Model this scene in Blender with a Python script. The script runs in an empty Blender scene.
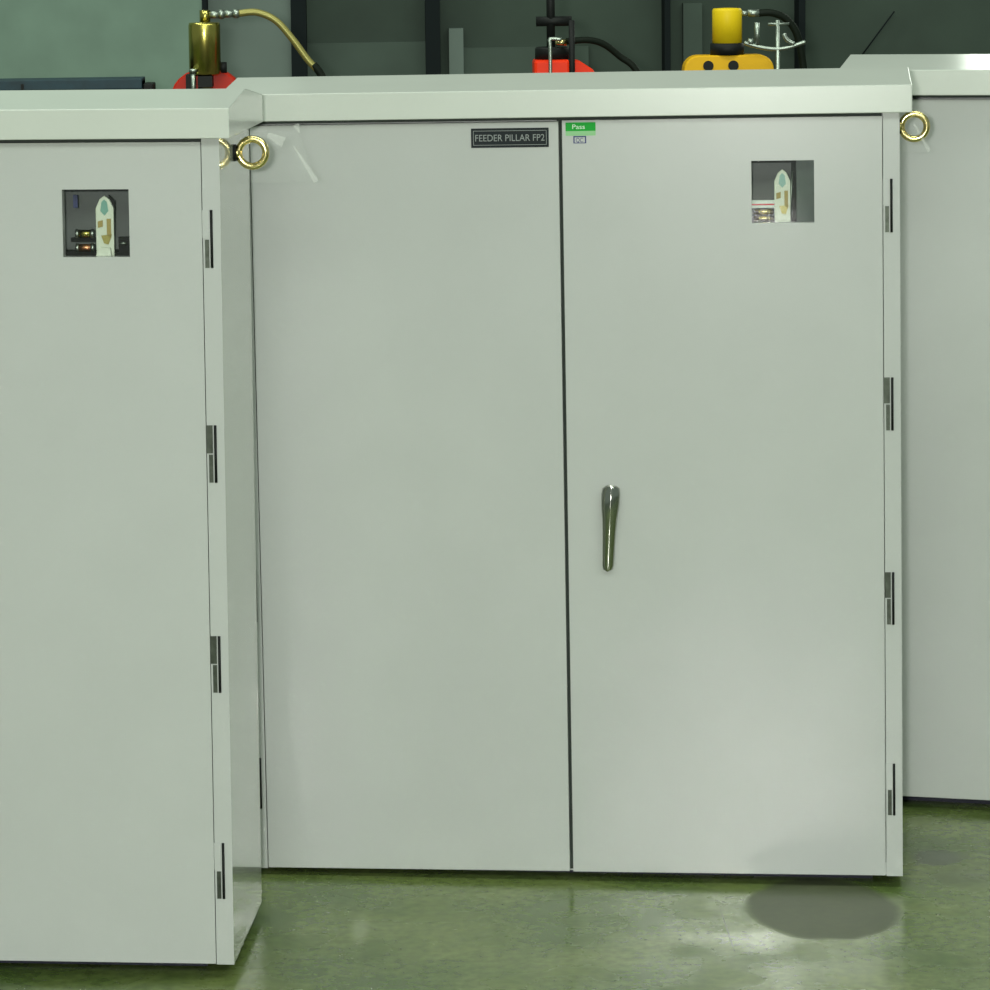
import bpy, bmesh, math, random
from mathutils import Vector, Matrix
random.seed(4)
S = bpy.context.scene
COL = S.collection

# ------------------------------------------------------------------ camera
F_PX, PITCH, ROLL, CAM_H = 3385.4676, 0.1124, -0.0145, 1.6341
cp, sp = math.cos(PITCH), math.sin(PITCH)
right = Vector((1, 0, 0)); fwd = Vector((0, cp, -sp)); up = Vector((0, sp, cp))
cr, sr = math.cos(ROLL), math.sin(ROLL)
R_ = right * cr + up * sr
U_ = up * cr - right * sr
cam_d = bpy.data.cameras.new('camera'); cam = bpy.data.objects.new('camera', cam_d); COL.objects.link(cam)
m = Matrix.Identity(4)
for i, v in enumerate((R_, U_, -fwd)):
    for j in range(3):
        m[j][i] = v[j]
m.translation = (0, 0, CAM_H)
cam.matrix_world = m
cam_d.sensor_width = 36; cam_d.lens = F_PX / 990 * 36
cam_d.shift_x = (495 - 384.5) / 990
cam_d.shift_y = -(495 - 300.5) / 990
cam_d.clip_start = .05; cam_d.clip_end = 200
S.camera = cam

# ------------------------------------------------------------------ world and lights
S.view_settings.view_transform = 'Standard'; S.view_settings.look = 'None'
S.view_settings.gamma = 1; S.view_settings.use_curve_mapping = False
S.view_settings.exposure = -0.09
S.cycles.blur_glossy = 0.15; S.cycles.sample_clamp_indirect = 60
W = bpy.data.worlds.new('world'); S.world = W; W.use_nodes = True
bg = W.node_tree.nodes['Background']
bg.inputs[0].default_value = (.80, 1.0, .86, 1); bg.inputs[1].default_value = .29

def area(name, loc, target, sx, sy, power, color=(.92, 1, .88)):
    d = bpy.data.lights.new(name, 'AREA'); d.shape = 'RECTANGLE'; d.size = sx; d.size_y = sy
    d.energy = power; d.color = color
    o = bpy.data.objects.new(name, d); COL.objects.link(o); o.location = loc
    o.rotation_euler = (Vector(target) - Vector(loc)).to_track_quat('-Z', 'Y').to_euler()
    return o
area('ceiling_lamp_row', (.6, -2.0, 4.6), (.3, 5.6, .5), 7, 1.2, 275, (.88, 1, .84))
area('ceiling_lamp_over', (.4, 5.4, 4.6), (.4, 5.5, 0), 6, .4, 125)
area('camera_flash', (-.13, .0, 1.68), (.2, 5.6, .7), .13, .08, 125, (.98, 1, .93))
area('low_bright_source', (-1.41, -9.0, .45), (.6, 5.6, 1.2), .6, .35, 13, (1, .98, .95))  # unseen low source behind the camera, placed for the glare high on the door
area('ceiling_lamp_rear', (-1.6, 7.6, 4.6), (-2.0, 8.8, 1.0), 2.0, .3, 40)

area('wall_lamp', (1.95, 8.75, 2.10), (1.0, 6.2, 1.3), .9, .25, 5)

# ------------------------------------------------------------------ materials
def mat(name, col, rough=.5, metal=0., noise=0., nscale=20., bump=0., bscale=200., spec=.5, trans=0., alpha=1., coat=0.):
    M = bpy.data.materials.new(name); M.use_nodes = True
    nt = M.node_tree; b = nt.nodes['Principled BSDF']
    b.inputs['Base Color'].default_value = (*col, 1)
    b.inputs['Roughness'].default_value = rough; b.inputs['Metallic'].default_value = metal
    b.inputs['Specular IOR Level'].default_value = spec
    b.inputs['Transmission Weight'].default_value = trans
    b.inputs['Alpha'].default_value = alpha
    b.inputs['Coat Weight'].default_value = coat
    tc = nt.nodes.new('ShaderNodeTexCoord')
    if noise:
        n = nt.nodes.new('ShaderNodeTexNoise'); n.inputs['Scale'].default_value = nscale; n.inputs['Detail'].default_value = 4
        nt.links.new(tc.outputs['Object'], n.inputs['Vector'])
        r = nt.nodes.new('ShaderNodeValToRGB')
        r.color_ramp.elements[0].position = .3; r.color_ramp.elements[1].position = .7
        r.color_ramp.elements[0].color = (*[c * (1 - noise) for c in col], 1)
        r.color_ramp.elements[1].color = (*[min(1, c * (1 + noise)) for c in col], 1)
        nt.links.new(n.outputs['Fac'], r.inputs['Fac']); nt.links.new(r.outputs['Color'], b.inputs['Base Color'])
    if bump:
        n2 = nt.nodes.new('ShaderNodeTexNoise'); n2.inputs['Scale'].default_value = bscale
        nt.links.new(tc.outputs['Object'], n2.inputs['Vector'])
        bm_ = nt.nodes.new('ShaderNodeBump'); bm_.inputs['Strength'].default_value = bump; bm_.inputs['Distance'].default_value = .001
        nt.links.new(n2.outputs['Fac'], bm_.inputs['Height']); nt.links.new(bm_.outputs['Normal'], b.inputs['Normal'])
    return M

paint = mat('grey_powder_coat', (.49, .50, .495), .17, noise=.02, nscale=6, bump=.05, bscale=260)
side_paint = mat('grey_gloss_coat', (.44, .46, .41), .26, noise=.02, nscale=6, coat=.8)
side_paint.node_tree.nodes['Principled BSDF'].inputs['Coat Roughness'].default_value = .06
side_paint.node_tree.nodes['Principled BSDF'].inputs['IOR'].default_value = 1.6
canopy_paint = mat('pale_grey_coat', (.56, .585, .545), .2, noise=.02, nscale=6, bump=.05, bscale=260)
plinth_m = mat('dark_plinth', (.012, .012, .03), .6)
inner_m = mat('compartment_grey', (.12, .14, .13), .5, noise=.1)
dark_m = mat('black_plastic', (.008, .009, .009), .55, noise=.1, spec=.2)
zinc = mat('zinc_steel', (.26, .28, .25), .38, 1., noise=.25, nscale=60)
dzinc = mat('dark_steel', (.07, .08, .065), .45, .8, noise=.3, nscale=80)
chrome = mat('chrome', (.42, .42, .38), .08, 1.)
brass = mat('yellow_zinc_plating', (.80, .66, .30), .2, 1., noise=.08, nscale=60)
brass2 = mat('brass_cylinder', (.46, .40, .10), .24, 1., noise=.06, nscale=14)
copper = mat('copper', (.62, .28, .14), .35, 1.)
cream = mat('cream_plastic', (.62, .68, .56), .4)
tealp = mat('pale_teal_plastic', (.18, .38, .32), .3)
red = mat('red_enamel', (.52, .022, .008), .4, noise=.05, spec=.15)
orange = mat('orange_red_enamel', (.85, .035, .006), .4, noise=.05, spec=.15)
yellow = mat('yellow_enamel', (.78, .43, .006), .45, noise=.04, spec=.2)
yellow2 = mat('bright_yellow_enamel', (.80, .56, .01), .45, spec=.2)
teal = mat('dark_teal_metal', (.005, .028, .042), .6, noise=.25, nscale=30)
steel = mat('bright_steel', (.40, .45, .40), .42, 1.)
rubber = mat('black_rubber', (.006, .010, .006), .6, spec=.15)
hose_m = mat('olive_hose', (.30, .27, .08), .4, .5)
green_s = mat('green_vinyl', (.012, .36, .04), .6, spec=.2)
lgreen_s = mat('light_green_vinyl', (.30, .58, .30), .6, spec=.2)
white_s = mat('white_ink', (.7, .8, .72), .5)
blue_s = mat('blue_ink', (.03, .035, .18), .6, spec=.2)
plate_m = mat('black_engraved_plate', (.018, .022, .026), .7, spec=.2)
letter_m = mat('engraved_lettering', (.26, .28, .28), .6)
blue_p = mat('blue_plastic', (.02, .03, .12), .4)
wall_light = mat('painted_wall', (.165, .245, .195), .75, noise=.08, nscale=9)
wall_dark = mat('dark_partition', (.036, .056, .042), .8, noise=.22, nscale=4)
wall_mid = mat('mid_partition', (.125, .165, .145), .65, noise=.1, nscale=5)
wall_low = mat('partition_lower_panel', (.055, .080, .064), .8, noise=.15, nscale=5)
post_m = mat('dark_post', (.010, .014, .015), .8, spec=.1)
bench_m = mat('bench_top', (.10, .09, .07), .6, noise=.2)

contact_m = mat('dull_brass', (.34, .27, .09), .6, .3)
gap_shade = mat('door_gap_shade', (.045, .055, .048), .7, spec=.2)  # dark tone standing in for the shade inside the door gaps

def glass_mat():
    M = bpy.data.materials.new('window_glass'); M.use_nodes = True; nt = M.node_tree
    nt.nodes.remove(nt.nodes['Principled BSDF']); out = nt.nodes['Material Output']
    t = nt.nodes.new('ShaderNodeBsdfTransparent'); g = nt.nodes.new('ShaderNodeBsdfGlossy'); g.inputs['Roughness'].default_value = .03
    mx = nt.nodes.new('ShaderNodeMixShader'); mx.inputs[0].default_value = .05
    nt.links.new(t.outputs[0], mx.inputs[1]); nt.links.new(g.outputs[0], mx.inputs[2]); nt.links.new(mx.outputs[0], out.inputs[0])
    return M
glass = glass_mat()
def film_mat(name, a, col):
    M = bpy.data.materials.new(name); M.use_nodes = True; nt = M.node_tree; b = nt.nodes['Principled BSDF']
    b.inputs['Base Color'].default_value = (*col, 1); b.inputs['Alpha'].default_value = a; b.inputs['Roughness'].default_value = .15
    return M
film = film_mat('clear_film', .035, (.75, .78, .75)); crease_glint = film_mat('film_crease_glint', .15, (.9, .9, .88))  # second one is milky white, a painted highlight for the creases

def floor_mat():
    M = bpy.data.materials.new('green_painted_concrete'); M.use_nodes = True; nt = M.node_tree; N = nt.nodes.new; L = nt.links.new
    b = nt.nodes['Principled BSDF']; tc = N('ShaderNodeTexCoord')
    n1 = N('ShaderNodeTexNoise'); n1.inputs['Scale'].default_value = 3.2; n1.inputs['Detail'].default_value = 8; n1.inputs['Roughness'].default_value = .65
    L(tc.outputs['Object'], n1.inputs['Vector'])
    r1 = N('ShaderNodeValToRGB'); e = r1.color_ramp.elements
    e[0].position = .32; e[0].color = (.062, .102, .026, 1); e[1].position = .70; e[1].color = (.150, .185, .058, 1)
    L(n1.outputs['Fac'], r1.inputs['Fac'])
    n4 = N('ShaderNodeTexNoise'); n4.inputs['Scale'].default_value = 55; n4.inputs['Detail'].default_value = 5; L(tc.outputs['Object'], n4.inputs['Vector'])
    r4 = N('ShaderNodeMapRange'); r4.inputs['From Min'].default_value = .3; r4.inputs['From Max'].default_value = .7
    r4.inputs['To Min'].default_value = .78; r4.inputs['To Max'].default_value = 1.25; L(n4.outputs['Fac'], r4.inputs['Value'])
    m4 = N('ShaderNodeMix'); m4.data_type = 'RGBA'; m4.blend_type = 'MULTIPLY'; m4.inputs['Factor'].default_value = 1
    L(r1.outputs['Color'], m4.inputs['A']); L(r4.outputs['Result'], m4.inputs['B'])
    # stains with their own outline
    def blob(cx, cy, rx, ry, edge, wob):
        mp = N('ShaderNodeMapping'); mp.vector_type = 'POINT'
        mp.inputs['Location'].default_value = (-cx / rx, -cy / ry, 0); mp.inputs['Scale'].default_value = (1 / rx, 1 / ry, 0)
        L(tc.outputs['Object'], mp.inputs['Vector'])
        ln = N('ShaderNodeVectorMath'); ln.operation = 'LENGTH'; L(mp.outputs[0], ln.inputs[0])
        nn = N('ShaderNodeTexNoise'); nn.inputs['Scale'].default_value = 14; L(tc.outputs['Object'], nn.inputs['Vector'])
        ma = N('ShaderNodeMath'); ma.operation = 'MULTIPLY_ADD'; ma.inputs[1].default_value = wob; L(nn.outputs['Fac'], ma.inputs[0]); L(ln.outputs['Value'], ma.inputs[2])
        mr = N('ShaderNodeMapRange'); mr.inputs['From Min'].default_value = 1 + wob * .5 + edge; mr.inputs['From Max'].default_value = 1 + wob * .5 - edge
        L(ma.outputs[0], mr.inputs['Value']); return mr.outputs['Result']
    col = m4.outputs['Result']
    masks = []
    for (args, c, k) in (((.715, 5.50, .125, .175, .06, .25), (.058, .064, .040, 1), .82),
                         ((.955, 5.80, .045, .05, .25, .6), (.065, .075, .055, 1), .7),
                         ((.975, 5.66, .05, .05, .5, .8), (.08, .10, .06, 1), .45),
                         ((.546, 5.40, .0016, .12, .35, .3), (.05, .06, .035, 1), .55),
                         ((-.055, 5.42, .012, .07, .5, .6), (.26, .29, .17, 1), .5)):
        f = blob(*args); mu = N('ShaderNodeMath'); mu.operation = 'MULTIPLY'; mu.inputs[1].default_value = k; L(f, mu.inputs[0])
        mx = N('ShaderNodeMix'); mx.data_type = 'RGBA'; L(mu.outputs[0], mx.inputs['Factor']); L(col, mx.inputs['A']); mx.inputs['B'].default_value = c
        col = mx.outputs['Result']
        masks.append(f)
    L(col, b.inputs['Base Color'])
    n2 = N('ShaderNodeTexNoise'); n2.inputs['Scale'].default_value = 7; n2.inputs['Detail'].default_value = 6; L(tc.outputs['Object'], n2.inputs['Vector'])
    r2 = N('ShaderNodeMapRange'); r2.inputs['From Min'].default_value = .35; r2.inputs['From Max'].default_value = .65
    r2.inputs['To Min'].default_value = .15; r2.inputs['To Max'].default_value = .34
    L(n2.outputs['Fac'], r2.inputs['Value']); 
    m5 = N('ShaderNodeMix'); m5.data_type = 'FLOAT'; L(masks[0], m5.inputs['Factor']); L(r2.outputs['Result'], m5.inputs['A']); m5.inputs['B'].default_value = .47
    L(m5.outputs['Result'], b.inputs['Roughness'])
    bp = N('ShaderNodeBump'); bp.inputs['Strength'].default_value = .04; bp.inputs['Distance'].default_value = .002
    n3 = N('ShaderNodeTexNoise'); n3.inputs['Scale'].default_value = 25; n3.inputs['Detail'].default_value = 4; L(tc.outputs['Object'], n3.inputs['Vector'])
    L(n3.outputs['Fac'], bp.inputs['Height']); L(bp.outputs['Normal'], b.inputs['Normal'])
    return M

# ------------------------------------------------------------------ mesh helpers
class MB:
    def __init__(s): s.bm = bmesh.new(); s.mats = []; s.cur = 0
    def use(s, m):
        if m not in s.mats: s.mats.append(m)
        s.cur = s.mats.index(m); return s
    def _new(s, faces):
        for f in faces: f.material_index = s.cur
        return faces
    def box(s, x0, x1, y0, y1, z0, z1):
        v = [s.bm.verts.new(p) for p in ((x0,y0,z0),(x1,y0,z0),(x1,y1,z0),(x0,y1,z0),(x0,y0,z1),(x1,y0,z1),(x1,y1,z1),(x0,y1,z1))]
        s._new([s.bm.faces.new([v[i] for i in q]) for q in ((0,3,2,1),(4,5,6,7),(0,1,5,4),(1,2,6,5),(2,3,7,6),(3,0,4,7))]); return s
    def ring(s, c, ax, r, n, ux=None):
        ax = Vector(ax).normalized()
        u = ux if ux else (ax.orthogonal().normalized()); w = ax.cross(u)
        return [s.bm.verts.new(Vector(c) + (u * math.cos(2*math.pi*k/n) + w * math.sin(2*math.pi*k/n)) * r) for k in range(n)]
    def cyl(s, p0, p1, r0, r1=None, n=24):
        r1 = r0 if r1 is None else r1; ax = Vector(p1) - Vector(p0)
        a = s.ring(p0, ax, r0, n); b = s.ring(p1, ax, r1, n); fs = []
        for k in range(n):
            f = s.bm.faces.new((a[k], a[(k+1)%n], b[(k+1)%n], b[k])); f.smooth = True; fs.append(f)
        fs.append(s.bm.faces.new(list(reversed(a)))); fs.append(s.bm.faces.new(b)); s._new(fs); return s
    def lathe(s, p, ax, prof, n=28):
        ax = Vector(ax).normalized(); rs = [s.ring(Vector(p) + ax * h, ax, max(r, 1e-4), n) for h, r in prof]; fs = []
        for a, b in zip(rs, rs[1:]):
            for k in range(n):
                f = s.bm.faces.new((a[k], a[(k+1)%n], b[(k+1)%n], b[k])); f.smooth = True; fs.append(f)
        fs.append(s.bm.faces.new(list(reversed(rs[0])))); fs.append(s.bm.faces.new(rs[-1])); s._new(fs); return s
    def tube(s, pts, r, n=12, sub=8):
        P = [Vector(p) for p in pts]; Q = []
        for i in range(len(P) - 1):
            a = P[max(i-1, 0)]; b = P[i]; c = P[i+1]; d = P[min(i+2, len(P)-1)]
            for k in range(sub):
                t = k / sub
                Q.append(.5 * ((2*b) + (c-a)*t + (2*a-5*b+4*c-d)*t*t + (-a+3*b-3*c+d)*t**3))
        Q.append(P[-1]); rings = []; u = None
        for i, q in enumerate(Q):
            ax = (Q[min(i+1, len(Q)-1)] - Q[max(i-1, 0)]).normalized()
            u = ax.orthogonal().normalized() if u is None else (u - ax * u.dot(ax)).normalized()
            rr = r[min(int(i / len(Q) * len(r)), len(r)-1)] if isinstance(r, (list, tuple)) else r
            rings.append(s.ring(q, ax, rr, n, u))
        fs = []
        for a, b in zip(rings, rings[1:]):
            for k in range(n):
                f = s.bm.faces.new((a[k], a[(k+1)%n], b[(k+1)%n], b[k])); f.smooth = True; fs.append(f)
        fs.append(s.bm.faces.new(list(reversed(rings[0])))); fs.append(s.bm.faces.new(rings[-1])); s._new(fs); return s
    def torus(s, c, ax, R, r, n=40, k=14):
        ax = Vector(ax).normalized(); u = ax.orthogonal().normalized(); w = ax.cross(u); rs = []; fs = []
        for i in range(n):
            a = 2*math.pi*i/n; d = u*math.cos(a) + w*math.sin(a)
            rs.append([s.bm.verts.new(Vector(c) + d*(R + r*math.cos(2*math.pi*j/k)) + ax*r*math.sin(2*math.pi*j/k)) for j in range(k)])
        for i in range(n):
            for j in range(k):
                f = s.bm.faces.new((rs[i][j], rs[(i+1)%n][j], rs[(i+1)%n][(j+1)%k], rs[i][(j+1)%k])); f.smooth = True; fs.append(f)
        s._new(fs); return s
    def prism(s, prof, y0, y1):          # prof: (x, z) outline
        a = [s.bm.verts.new((x, y0, z)) for x, z in prof]; b = [s.bm.verts.new((x, y1, z)) for x, z in prof]; n = len(prof)
        fs = [s.bm.faces.new(a), s.bm.faces.new(list(reversed(b)))]
        for k in range(n): fs.append(s.bm.faces.new((a[k], b[k], b[(k+1)%n], a[(k+1)%n])))
        s._new(fs); return s
    def prismx(s, prof, x0, x1):         # prof: (y, z) outline
        a = [s.bm.verts.new((x0, y, z)) for y, z in prof]; b = [s.bm.verts.new((x1, y, z)) for y, z in prof]; n = len(prof)
        fs = [s.bm.faces.new(a), s.bm.faces.new(list(reversed(b)))]
        for k in range(n): fs.append(s.bm.faces.new((a[k], b[k], b[(k+1)%n], a[(k+1)%n])))
        s._new(fs); return s
    def holed(s, x0, x1, z0, z1, hx0, hx1, hz0, hz1, y0, y1):
        X = [x0, hx0, hx1, x1]; Z = [z0, hz0, hz1, z1]; fs = []
        g = {}
        for j, y in enumerate((y0, y1)):
            for a in range(4):
                for c in range(4): g[a, c, j] = s.bm.verts.new((X[a], y, Z[c]))
        for a in range(3):
            for c in range(3):
                if (a, c) == (1, 1): continue
                for j in (0, 1): fs.append(s.bm.faces.new((g[a,c,j], g[a+1,c,j], g[a+1,c+1,j], g[a,c+1,j])))
        for k in range(3):
            for (p, q) in (((k,0),(k+1,0)), ((k,3),(k+1,3)), ((0,k),(0,k+1)), ((3,k),(3,k+1))):
                fs.append(s.bm.faces.new((g[p[0],p[1],0], g[q[0],q[1],0], g[q[0],q[1],1], g[p[0],p[1],1])))
        for (p, q) in (((1,1),(2,1)), ((2,1),(2,2)), ((2,2),(1,2)), ((1,2),(1,1))):
            fs.append(s.bm.faces.new((g[p[0],p[1],0], g[q[0],q[1],0], g[q[0],q[1],1], g[p[0],p[1],1])))
        s._new(fs); return s
    def quad(s, pts):
        s._new([s.bm.faces.new([s.bm.verts.new(p) for p in pts])]); return s
    def text(s, body, size, at, width=None, depth=.0006):   # standing text facing -y, at = lower left
        c = bpy.data.curves.new('lettering', 'FONT'); c.body = body; c.size = size; c.extrude = depth
        o = bpy.data.objects.new('lettering', c); me = bpy.data.meshes.new_from_object(o)
        xs = [v.co.x for v in me.vertices]; w = max(xs) - min(xs); k = (width / w) if width else 1
        for v in me.vertices:
            x, y, z = v.co; v.co = ((x - min(xs)) * k + at[0], at[1] - z, y + at[2])
        nf = len(s.bm.faces); s.bm.from_mesh(me); s.bm.faces.ensure_lookup_table()
        s._new(s.bm.faces[nf:]); bpy.data.objects.remove(o); bpy.data.curves.remove(c); bpy.data.meshes.remove(me); return s
    def build(s, name, material=None, parent=None, bevel=0, kind=None):
        bmesh.ops.recalc_face_normals(s.bm, faces=s.bm.faces)
        me = bpy.data.meshes.new(name); s.bm.to_mesh(me); s.bm.free()
        for mm in (s.mats or [material]): me.materials.append(mm)
        o = bpy.data.objects.new(name, me); COL.objects.link(o)
        if parent: o.parent = parent
        if bevel:
            b = o.modifiers.new('bevel', 'BEVEL'); b.width = bevel; b.segments = 2; b.limit_method = 'ANGLE'
            b.harden_normals = False
        if kind: o['kind'] = kind
        return o
def empty(name, loc, rot=(0, 0, 0)):
    o = bpy.data.objects.new(name, None); o.empty_display_size = .1; COL.objects.link(o); o.location = loc; o.rotation_euler = rot; return o
def tag(o, label=None, cat=None, group=None):
    if label: o['label'] = label
    if cat: o['category'] = cat
    if group: o['group'] = group
    return o
def copy_tree(o, parent=None):
    c = o.copy(); COL.objects.link(c)
    if parent: c.parent = parent; c.matrix_parent_inverse = o.matrix_parent_inverse
    for ch in [x for x in bpy.data.objects if x.parent == o]: copy_tree(ch, c)
    return c

# ------------------------------------------------------------------ the room
FZ = -.019
MB().box(-9, 9, -10, 9.3, FZ - .1, FZ).build('floor', floor_mat(), kind='structure')
MB().use(wall_dark).box(-.45, 9, 9.0, 9.2, FZ, 5).build('wall_back', wall_dark, kind='structure')
MB().box(-9, -.46, 8.85, 9.2, FZ, 5).build('wall_left', wall_light, kind='structure')
MB().box(-.46, -.215, 8.93, 9.0, FZ, 5).build('trim_1', wall_mid, kind='structure')
def post(i, x0, x1, y, z1, mt): MB().box(x0, x1, y, 9.0, FZ, z1).build('trim_%d' % i, mt, kind='structure')
post(2, -.235, -.195, 8.90, 5, post_m)
post(3, .118, .156, 8.90, 5, post_m)
post(4, .180, .218, 8.95, 1.343, wall_mid)
post(5, .745, .760, 8.90, 5, post_m)
post(6, 1.097, 1.114, 8.90, 5, post_m)
post(7, -.195, .118, 8.985, 1.308, wall_low)
post(8, .218, .55, 8.985, 1.29, wall_low)
post(9, -.464, -.452, 8.84, 5, post_m)
post(10, .80, .85, 8.97, 1.40, wall_low)
MB().tube([(1.27, 8.985, 1.25), (1.36, 8.985, 1.37)], .002, 6, 2).build('trim_11', post_m, kind='structure')

# ------------------------------------------------------------------ cabinets
def make_cabinet():
    root = empty('feeder_cabinet', (0, 0, 0))
    Wd, D, H = 1.12, .343, 1.303
    # carcass: side, back, bottom, top and the front frame strips
    b = MB().use(side_paint)
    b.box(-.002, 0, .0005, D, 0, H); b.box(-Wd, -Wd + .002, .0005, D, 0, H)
    b.use(paint)
    b.box(-Wd + .002, -.002, D - .002, D, 0, H); b.box(-Wd + .002, -.002, .03, D - .002, 0, .002); b.box(-Wd + .002, -.002, .02, D - .002, H - .002, H)
    b.box(-.0275, 0, 0, .0005, 0, H); b.box(-Wd, -Wd + .0255, 0, .0005, 0, H)
    b.box(-.0275, -.002, .0005, .03, 0, H); b.box(-Wd + .002, -Wd + .0255, .0005, .03, 0, H)
    b.box(-Wd + .0255, -.0275, .012, .03, 0, .02); b.box(-Wd + .0255, -.0275, .028, .04, 1.27, H)
    b.build('body', None, root)
    g_ = MB().box(-.572, -.557, .0225, .030, .003, 1.2968).box(-.572, -.557, .0105, .0115, .003, .03).box(-Wd + .030, -.029, .007, .027, 1.2968, H - .0003)  # added dark strips that paint the shade of the centre and top gaps
    g_.build('gap_shade', gap_shade, root)
    MB().box(-Wd + .05, -.05, .05, D - .05, FZ, 0).build('plinth', plinth_m, root)
    # canopy roof with a folded fascia all round and a low ridge
    prof = [(-.030, H), (-.030, 1.349), (.165, 1.369), (D + .03, 1.349), (D + .03, H)]
    MB().prismx(prof, -Wd - .02, .02).build('canopy', canopy_paint, root, bevel=.0014)
    # doors
    dl = MB().box(-1.0933, -.5675, 0, .02, .001, 1.2945).build('door', paint, root, bevel=.0012)
    wx0, wx1, wz0, wz1 = -.2455, -.1415, 1.1195, 1.2240
    dr = MB().holed(-.5615, -.0288, .001, 1.2960, wx0, wx1, wz0, wz1, 0, .02).build('door', paint, root)
    MB().box(wx0 + .0003, wx1 - .0003, .004, .006, wz0 + .0003, wz1 - .0003).build('window_pane', glass, dr)
    # what the little window shows
    c = MB().use(inner_m)
    c.box(wx0 - .03, wx1 + .03, .110, .112, wz0 - .03, wz1 + .03)
    c.use(dark_m); c.box(wx0 - .03, wx1 + .03, .060, .110, wz1 - .008, wz1 + .03)
    c.box(wx0 - .03, wx1 + .03, .060, .110, wz0 - .03, wz0 + .001)
    comp = c.build('meter_compartment', None, root)
    return root, dl, dr, comp, (wx0, wx1, wz0, wz1)

def hinge(root, x, z1, top_pale, side=1):
    z0 = z1 - .0895; zm = (z0 + z1) / 2
    h = MB()
    h.use(paint if top_pale else dzinc).box(x - .0095*1, x + .0005, -.0015, .001, zm + .001, z1)
    h.use(dzinc).box(x - .006, x + .0005, -.0015, .001, z0, zm - .001)
    o = h.build('hinge', None, root)
    MB().cyl((x + .0045, -.001, z0), (x + .0045, -.001, z1), .0022, n=12).build('hinge_pin', dark_m, o)
    return o

def eyebolt(root, x, sgn):
    y, z = .165, 1.2675
    e = MB().use(brass).torus((x + sgn * .0295, y, z), (0, 1, 0), .0215, .0058)
    o = e.build('eyebolt', None, root)
    MB().cyl((x, y, z), (x + sgn * .004, y, z), .0135, n=28).build('washer', dark_m, o)
    MB().lathe((x + sgn * .004, y, z), (sgn, 0, 0), [(0, .009), (.003, .0085), (.006, .0065)]).build('collar', brass, o)

root, dl, dr, comp, (wx0, wx1, wz0, wz1) = make_cabinet()
for zt, pale in ((1.1915, True), (.8575, False), (.5260, False), (.1960, True)):
    hinge(root, -.0185, zt, pale)
    o = hinge(root, -1.1080, zt, pale)
eyebolt(root, 0, 1); eyebolt(root, -1.12, -1)

cA = root; cB = copy_tree(root); cC = copy_tree(root)
for o, (x, y, w, t), lab in ((cA, (-.2517, 5.1757, -.0926, .0015), 'grey steel cabinet nearest the camera, cut by the left edge of the photo'),
                             (cB, (.8687, 5.6197, -.1218, -.0069), 'grey two-door steel cabinet in the middle with black nameplate and chrome handle'),
                             (cC, (.8541 + 1.12 * math.cos(.2516), 6.1645 - 1.12 * math.sin(.2516), -.2516, 0), 'grey steel cabinet farthest back, behind the middle one at the right edge')):
    o.location = (x, y, .002 if o is cA else 0); o.rotation_euler = (0, t, w); tag(o, lab, 'cabinet', 'grey electrical cabinets')

def kids(o, name): return [c for c in bpy.data.objects if c.parent == o and c.name.split('.')[0] == name]
def right_door(c): return [d for d in kids(c, 'door') if kids(d, 'window_pane')][0]
def left_door(c): return [d for d in kids(c, 'door') if not kids(d, 'window_pane')][0]
# contents behind the two windows one can see, each arranged in its own way
def barrier(comp, xc, zt, w):
    h = w / 2
    p = [(xc - h, wz0 - .004), (xc - h, zt - .020), (xc - h*.55, zt - .006), (xc, zt), (xc + h*.55, zt - .006), (xc + h, zt - .020), (xc + h, wz0 - .004)]
    o = MB().prism(p, .030, .036).build('arc_barrier', cream, comp, bevel=.001)
    q = [(xc - h*.45, zt - .024), (xc - h*.3, zt - .010), (xc, zt - .006), (xc + h*.3, zt - .010), (xc + h*.45, zt - .024), (xc, zt - .031)]
    m_ = MB().use(tealp).prism(q, .0285, .0299)
    m_.use(contact_m).prism([(xc - h*.75, zt - .040), (xc - h*.2, zt - .038), (xc - h*.2, zt - .048), (xc - h*.75, zt - .050)], .0275, .0299)
    m_.prism([(xc + h*.25, zt - .036), (xc + h*.7, zt - .036), (xc + h*.7, zt - .066), (xc + h*.25, zt - .060)], .0275, .0299)
    m_.use(hose_m).prism([(xc - h*.4, zt - .062), (xc + h*.8, zt - .060), (xc + h*.4, zt - .076), (xc - h*.1, zt - .074)], .0275, .0299)
    return o, m_.build('contact', None, comp)
cmpA = kids(cA, 'meter_compartment')[0]; cmpB = kids(cB, 'meter_compartment')[0]
barrier(cmpA, wx0 + .0605, wz1 - .012, .028)
MB().prism([(wx0 + .064, wz0 - .004), (wx0 + .072, wz0 - .004), (wx0 + .075, wz1 - .022), (wx0 + .066, wz1 - .012)], .040, .046).build('support_rail', dark_m, cmpA)
MB().box(wx0 + .009, wx0 + .016, .045, .05, wz1 - .032, wz1 - .012).build('cable_clip', blue_p, cmpA)
for zc, mt in ((wz0 + .032, brass2), (wz0 + .010, copper)):
    t = MB().cyl((wx0 + .014, .045, zc), (wx0 + .040, .045, zc), .0062, n=18).build('terminal', mt, cmpA)
    MB().cyl((wx0 + .012, .045, zc), (wx0 + .017, .045, zc), .0075, n=6).cyl((wx0 + .036, .045, zc), (wx0 + .041, .045, zc), .0075, n=6).build('terminal_nut', steel, t)
MB().box(wx0 + .002, wx0 + .047, .055, .06, wz0 + .018, wz0 + .025).box(wx0, wx0 + .045, .055, .06, wz0 - .002, wz0 + .004).build('busbar', dark_m, cmpA)
MB().box(wx0 + .078, wx0 + .104, .05, .06, wz0 - .01, wz0 + .026).build('fuse_holder', dark_m, cmpA)
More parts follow.
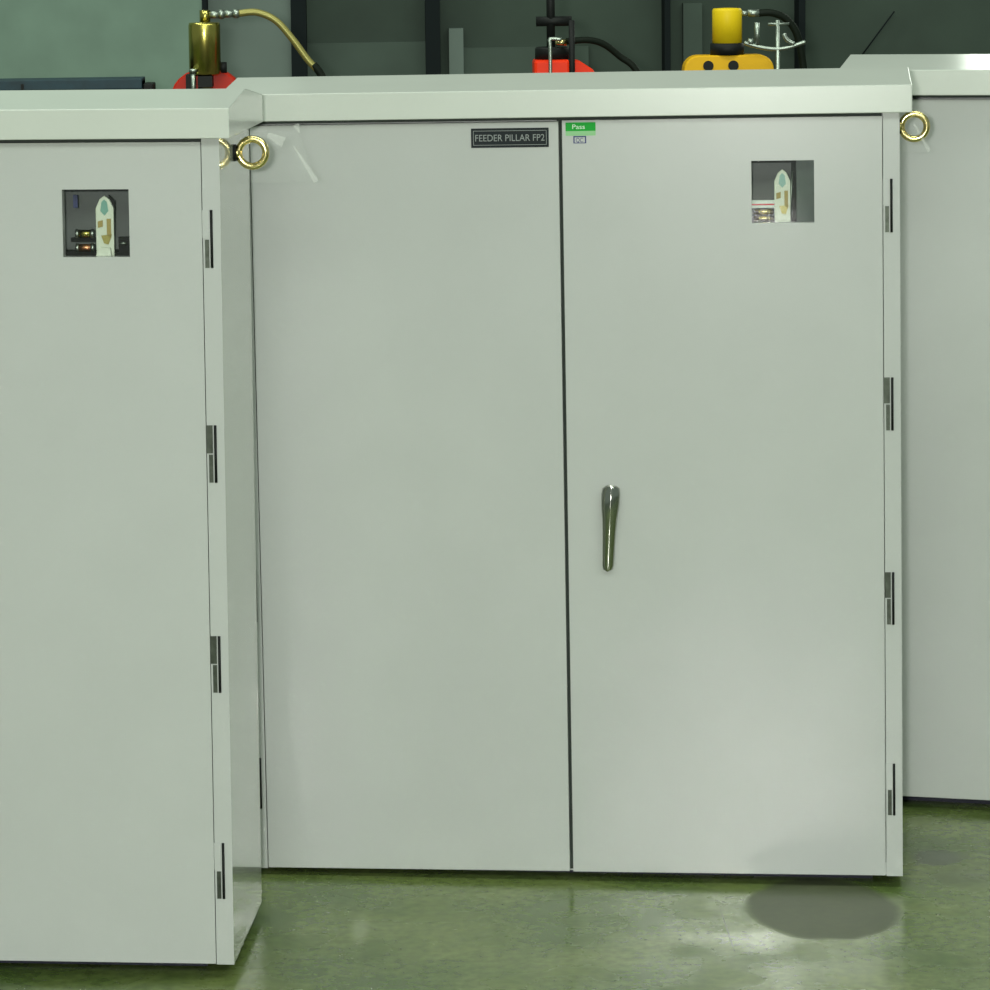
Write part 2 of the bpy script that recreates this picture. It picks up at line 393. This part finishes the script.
MB().cyl((wx0 + .081, .042, wz0 + .017), (wx0 + .092, .042, wz0 + .017), .0022, n=10).cyl((wx0 + .098, .042, wz0 + .020), (wx0 + .104, .042, wz0 + .020), .003, n=10).build('terminal_screw', steel, cmpA)
MB().prism([(wx0 + .044, wz0 - .01), (wx0 + .052, wz0 + .012), (wx0 + .070, wz0 + .012), (wx0 + .072, wz0 - .01)], .020, .027).build('barrier_foot', cream, cmpA)

barrier(cmpB, wx0 + .051, wz1 - .017, .027)
MB().box(wx0 + .066, wx0 + .074, .035, .05, wz0 - .01, wz1).build('support_rail', dark_m, cmpB)
MB().box(wx0 + .0745, wx0 + .12, .045, .05, wz0 - .01, wz1).build('side_plate', mat('grey_green_plate', (.07, .10, .085), .5, noise=.2, nscale=40), cmpB)
MB().cyl((wx0 + .064, .034, wz0 + .01), (wx0 + .068, .034, wz1 - .02), .0012, n=8).build('copper_wire', steel, cmpB)
MB().use(white_s).box(wx0 - .01, wx0 + .038, .040, .045, wz0 + .022, wz0 + .035).use(mat('red_stripe', (.6, .04, .05), .4)).box(wx0 - .01, wx0 + .038, .039, .0399, wz0 + .0265, wz0 + .029).build('striped_label_strip', None, cmpB)
for k, zc in enumerate((wz0 + .015, wz0 + .004)):
    t = MB().cyl((wx0 + .003, .042, zc), (wx0 + .036, .042, zc), .0045, n=16).build('terminal', brass, cmpB)
    MB().cyl((wx0 + .010, .042, zc), (wx0 + .015, .042, zc), .0058, n=6).cyl((wx0 + .026, .042, zc), (wx0 + .031, .042, zc), .0058, n=6).build('terminal_nut', brass2, t)

# handle, nameplate, sticker and stamp on the middle cabinet
def chrome_handle(door):
    hx = -.489
    h = MB().use(chrome)
    h.lathe((hx, 0, .652), (0, -1, 0), [(0, .0155), (.004, .0155), (.007, .012), (.014, .0115)])
    prof = [(.6795, .003), (.678, .009), (.6735, .0148), (.664, .0160), (.650, .0158), (.636, .0145), (.622, .0128), (.600, .0115), (.570, .0105), (.540, .0098), (.534, .0085), (.531, .003)]
    rings = []
    for z, hw in prof:
        t = (.690 - z) / .162
        yc = -.020 - .006 * math.sin(math.pi * min(1, t * 1.1)); th = .009 - .003 * t
        cx = hx + .0035 - .0085 * t
        rings.append([h.bm.verts.new((cx + hw * math.cos(a), yc + th * math.sin(a) * (1 if math.sin(a) < 0 else .6), z)) for a in [2*math.pi*k/20 for k in range(20)]])
    fs = []
    for a, b in zip(rings, rings[1:]):
        for k in range(20):
            f = h.bm.faces.new((a[k], a[(k+1)%20], b[(k+1)%20], b[k])); f.smooth = True; fs.append(f)
    fs.append(h.bm.faces.new(rings[0])); fs.append(h.bm.faces.new(rings[-1])); h._new(fs)
    o = h.build('handle', None, door)
    o['label'] = 'chrome swing handle'
    return o
for c in (cB,):
    rd, ld = right_door(c), left_door(c)
    chrome_handle(rd)
    MB().lathe((-.487, -.025, .656), (0, -1, 0), [(0, .0085), (.005, .0085), (.0065, .006), (.0067, .002)]).build('lock_cylinder', chrome, rd)
    p = MB().use(plate_m).box(-.715, -.584, -.0025, 0, 1.2520, 1.2845)
    p.use(letter_m)
    for a in ((-.7115, -.5875, 1.2798, 1.2806), (-.7115, -.5875, 1.2559, 1.2567)): p.box(a[0], a[1], -.0029, -.0024, a[2], a[3])
    for a in (-.7115, -.5883): p.box(a, a + .0008, -.0029, -.0024, 1.2559, 1.2806)
    p.text('FEEDER PILLAR FP2', .0160, (-.708, -.0026, 1.2628), width=.117, depth=.0004)
    pl = p.build('nameplate', None, ld); pl['label'] = 'black nameplate reading FEEDER PILLAR FP2'
    s = MB().use(lgreen_s).box(-.5555, -.5050, -.0006, 0, 1.2700, 1.2925).use(green_s).box(-.5555, -.5050, -.0009, -.0005, 1.2780, 1.2925)
    s.use(white_s); s.text('Pass', .0110, (-.5440, -.0010, 1.2815), width=.021, depth=.0002)
    s.build('sticker', None, rd)['label'] = 'green inspection sticker'
    q = MB().use(blue_s)
    bx0, bx1, bz0, bz1, tk = -.5425, -.5210, 1.2572, 1.2694, .0019
    q.box(bx0, bx1, -.0004, 0, bz1 - tk, bz1).box(bx0, bx1, -.0004, 0, bz0, bz0 + tk*.6).box(bx0, bx0 + tk, -.0004, 0, bz0, bz1).box(bx1 - tk, bx1, -.0004, 0, bz0, bz1)
    q.text('QC', .0105, (bx0 + .0042, -.0004, bz0 + .0020), width=.0120, depth=.0002)
    q.build('stamp', None, rd)['label'] = 'small blue stamp'

# clear film hanging at the eyebolts
def film_sheet(cab, pts, cre, lab):
    root_ = empty('plastic_film', (0, 0, 0))
    M4 = Matrix.LocRotScale(cab.location, cab.rotation_euler, None)
    root_.matrix_world = M4 @ Matrix.Translation((0, .165, 1.25))
    off = Vector((0, .165, 1.25)); s = MB().use(film)
    nx, nz = 8, 8; (x0, x1, z0, z1, y0) = pts; g = {}
    for a in range(nx + 1):
        for c in range(nz + 1):
            u, v = a / nx, c / nz
            yy = y0 + .006 * math.sin(u * 5 + v * 3) + .004 * math.sin(v * 9 - u * 4)
            g[a, c] = s.bm.verts.new(Vector((x0 + (x1 - x0) * (u * (1 - .3 * v)), yy, z0 + (z1 - z0) * v)) - off)
    fs = []
    for a in range(nx):
        for c in range(nz):
            f = s.bm.faces.new((g[a, c], g[a+1, c], g[a+1, c+1], g[a, c+1])); f.smooth = True; fs.append(f)
    s._new(fs); o = s.build('sheet', None, root_)
    sd = o.modifiers.new('thick', 'SOLIDIFY'); sd.thickness = .0003
    for (a, b, w0, w1) in cre:
        A, B = Vector(a), Vector(b); n = (B - A).cross(Vector((0, 1, 0))).normalized()
        k = MB().use(crease_glint)  # pale strip along a crease, with its highlight put into the colour
        v = [A - n*w0, A + n*w0, B + n*w1, B - n*w1]
        vv = [k.bm.verts.new(p - off) for p in v] + [k.bm.verts.new(p - off + Vector((0, .0012, 0))) for p in v]
        k._new([k.bm.faces.new([vv[i] for i in q]) for q in ((0,1,2,3), (7,6,5,4), (0,4,5,1), (1,5,6,2), (2,6,7,3), (3,7,4,0))])
        k.build('fold_glint', None, root_)
    tag(root_, lab, 'plastic film', 'clear plastic at the lifting eyes')
film_sheet(cA, (.020, .133, 1.219, 1.300, .175),
           [((.096, .160, 1.277), (.131, .160, 1.222), .0008, .0045), ((.100, .160, 1.312), (.105, .160, 1.299), .0055, .0008), ((.055, .160, 1.296), (.080, .160, 1.284), .004, .008)],
           'scrap of clear film hanging from the brass eye of the nearest cabinet')
film_sheet(cB, (.0040, .056, 1.2210, 1.262, .172),
           [((.0290, .150, 1.273), (.0545, .150, 1.226), .0022, .0028)],
           'scrap of clear film under the brass eye of the middle cabinet')

# ------------------------------------------------------------------ workbench and tools behind
BZ = .92
wb = empty('workbench', (.1, 7.2, FZ))
MB().box(-1.5, 1.5, -.35, .35, BZ - .04 - FZ, BZ - FZ).build('bench_top', bench_m, wb, bevel=.003)
for sx in (-1.42, 1.42):
    for sy in (-.3, .3): MB().box(sx - .03, sx + .03, sy - .03, sy + .03, 0, BZ - .04 - FZ).build('leg', post_m, wb)
MB().box(-1.42, 1.42, -.31, -.29, .75, .83).box(-1.42, 1.42, .29, .31, .75, .83).build('apron', post_m, wb)
tag(wb, 'workbench behind the cabinets carrying the hydraulic tools', 'workbench')
wb.location.z = FZ

def at(o, x): return x - o.location.x
# 1 brass cylinder on a red head
t = empty('hydraulic_press', (-.372, 7.2, BZ)); X = lambda x: x + .372
arc = [(X(-.447), 0), (X(-.447), .345)]
arc += [(X(-.372) - .075 * math.cos(a), .345 + .058 * math.sin(a)) for a in [math.pi * k / 14 for k in range(1, 14)]] + [(X(-.297), .345), (X(-.297), 0)]
MB().prism(arc, .0, .060).build('head_frame', red, t, bevel=.004)
MB().lathe((0, -.036, .390), (0, 0, 1), [(-.03, .016), (-.0005, .016), (0, .028), (.004, .0335), (.105, .0335), (.111, .032), (.112, .012)], 40).build('cylinder', brass2, t)
MB().box(-.040, -.022, -.060, 0, .330, .392).build('clamp_plate', dark_m, t)
MB().cyl((X(-.408)+.012, -.066, .34), (X(-.408)+.012, -.066, .398), .005, n=14).lathe((X(-.408)+.012, -.066, .398), (0, 0, 1), [(0, .009), (.007, .009)], 6).build('bolt', steel, t)
MB().box(-.014, .016, -.068, -.004, .366, .3895).build('latch', dark_m, t)
MB().cyl((.030, -.02, .405), (.045, -.02, .405), .012, n=14).build('side_knob', dark_m, t)
f_ = MB().use(brass2).cyl((0, 0, .500), (0, 0, .526), .012, n=6).build('elbow_fitting', brass2, t)
MB().cyl((.010, 0, .516), (.030, 0, .516), .008, n=12).cyl((.030, 0, .517), (.040, 0, .517), .011, n=6).cyl((.040, 0, .517), (.060, 0, .518), .008, n=12).cyl((.060, 0, .518), (.072, 0, .518), .0105, n=6).build('coupling', steel, t)
MB().tube([(.072, 0, .518), (.110, 0, .520), (.150, 0, .502), (.185, 0, .462), (.215, 0, .420), (.235, 0, .398)], .0075, 14).build('hose', hose_m, t)
MB().tube([(.228, 0, .408), (.246, 0, .383), (.275, 0, .32), (.31, .02, .18), (.36, .05, .05), (.40, .08, .008)], .0085, 12).build('hose_sleeve', rubber, t)
tag(t, 'hydraulic press with brass cylinder and curved hose on a red head', 'hydraulic tool', 'hydraulic tools on the bench')

# 2 red pump with a black tee handle
t = empty('hydraulic_pump', (.363, 7.2, BZ))
MB().prism([(-.04, 0), (-.04, .412), (.036, .412), (.036, 0)], -.045, .045).build('pump_body', orange, t, bevel=.006)
MB().prism([(.042, 0), (.042, .412), (.058, .408), (.085, .390), (.092, .378), (.092, 0)], -.03, .03).build('side_housing', orange, t, bevel=.003)
MB().lathe((0, 0, .412), (0, 0, 1), [(0, .036), (.022, .036), (.026, .033)], 32).build('collar', dark_m, t)
MB().cyl((-.002, 0, .436), (-.002, 0, .62), .009, n=16).build('stem', dark_m, t)
MB().cyl((-.033, 0, .492), (.042, 0, .492), .0105, n=16).build('tee_handle', dark_m, t)
MB().cyl((.040, -.042, .30), (.040, -.042, .495), .0065, n=12).build('lever', dark_m, t)
MB().tube([(.018, -.050, .455), (-.006, -.050, .456), (-.006, -.050, .44), (-.006, -.050, .37)], .004, 10, 4).build('release_wire', steel, t)
MB().cyl((.006, -.03, .448), (.030, -.03, .448), .007, n=12).build('fitting', brass, t)
MB().tube([(.030, -.03, .450), (.075, -.02, .452), (.110, -.01, .442), (.145, 0, .415), (.178, 0, .386), (.205, 0, .31), (.215, .03, .12), (.20, .08, .012)], .0072, 12).build('hose', rubber, t)
tag(t, 'orange-red hydraulic pump with black tee handle and black hose', 'hydraulic tool', 'hydraulic tools on the bench')

# 3 yellow cutter
t = empty('hydraulic_cutter', (.735, 7.2, BZ)); X = lambda x: x - .735
sh = [(X(.641), 0), (X(.641), .385)] + [(X(.672) - .031 * math.cos(a), .385 + .031 * math.sin(a)) for a in [math.pi/2 * k / 6 for k in range(1, 7)]]
sh += [(X(.800) + .031 * math.sin(a), .385 + .031 * math.cos(a)) for a in [math.pi/2 * k / 6 for k in range(0, 7)]] + [(X(.831), 0)]
MB().prism(sh, -.03, .03).build('yoke', yellow, t, bevel=.003)
for hx in (X(.692), X(.745)): MB().cyl((hx, -.034, .394), (hx, .034, .394), .011, n=20).build('pin', dark_m, t)
MB().lathe((0, 0, .416), (0, 0, 1), [(0, .036), (.024, .036), (.025, .030)], 32).build('collar', dark_m, t)
MB().lathe((0, 0, .441), (0, 0, 1), [(0, .0315), (.068, .0315), (.073, .029), (.074, .01)], 36).build('cylinder', yellow2, t)
MB().cyl((.030, 0, .503), (.044, 0, .503), .006, n=12).cyl((.044, 0, .503), (.068, 0, .503), .0085, n=6).build('coupling', steel, t)
MB().tube([(.068, 0, .503), (.095, 0, .503), (.125, .005, .490), (.150, .01, .455), (.165, .02, .38), (.18, .03, .25), (.21, .05, .1), (.25, .1, .012)], .008, 12).build('hose', rubber, t)
tag(t, 'yellow hydraulic cutter with two pins, black collar and black hose', 'hydraulic tool', 'hydraulic tools on the bench')

# 4 steel bracket beside the cutter
t = empty('steel_bracket', (.833, 7.12, BZ))
MB().cyl((0, 0, .0), (0, 0, .490), .0042, n=12).lathe((0, 0, 0), (0, 0, 1), [(0, .04), (.008, .04), (.012, .02)]).build('upright', steel, t)
MB().tube([(-.070, 0, .444), (-.045, 0, .436), (-.010, 0, .430), (.020, 0, .432), (.058, 0, .444)], .0045, 10).build('curved_bar', steel, t)
MB().cyl((-.043, 0, .440), (-.043, 0, .486), .0052, n=12).build('peg', steel, t)
MB().tube([(.012, -.004, .462), (.020, -.004, .448), (.034, -.004, .440)], .0045, 8, 4).build('hook', steel, t)
MB().cyl((-.020, 0, .482), (.024, 0, .482), .003, n=8).build('cross_pin', steel, t)
MB().cyl((-.062, 0, .446), (-.052, 0, .446), .007, n=10).build('end_knob', steel, t)
tag(t, 'bright steel bracket with curved bar standing right of the yellow cutter', 'bracket')

# 5 dark teal case on a stand at the left
t = empty('tool_case', (-.90, 7.2, BZ))
MB().box(-.42, .395, -.05, .05, 0, .384).build('case_body', teal, t, bevel=.004)
MB().box(-.42, .395, -.052, .052, .364, .3855).build('lid', teal, t, bevel=.002)
MB().box(.396, .418, -.04, .04, .28, .374).build('end_handle', dark_m, t, bevel=.003)
MB().box(.14, .146, -.056, -.0521, .35, .378).build('catch', dark_m, t)
tag(t, 'long dark teal case with stepped end behind the nearest cabinet', 'tool case')
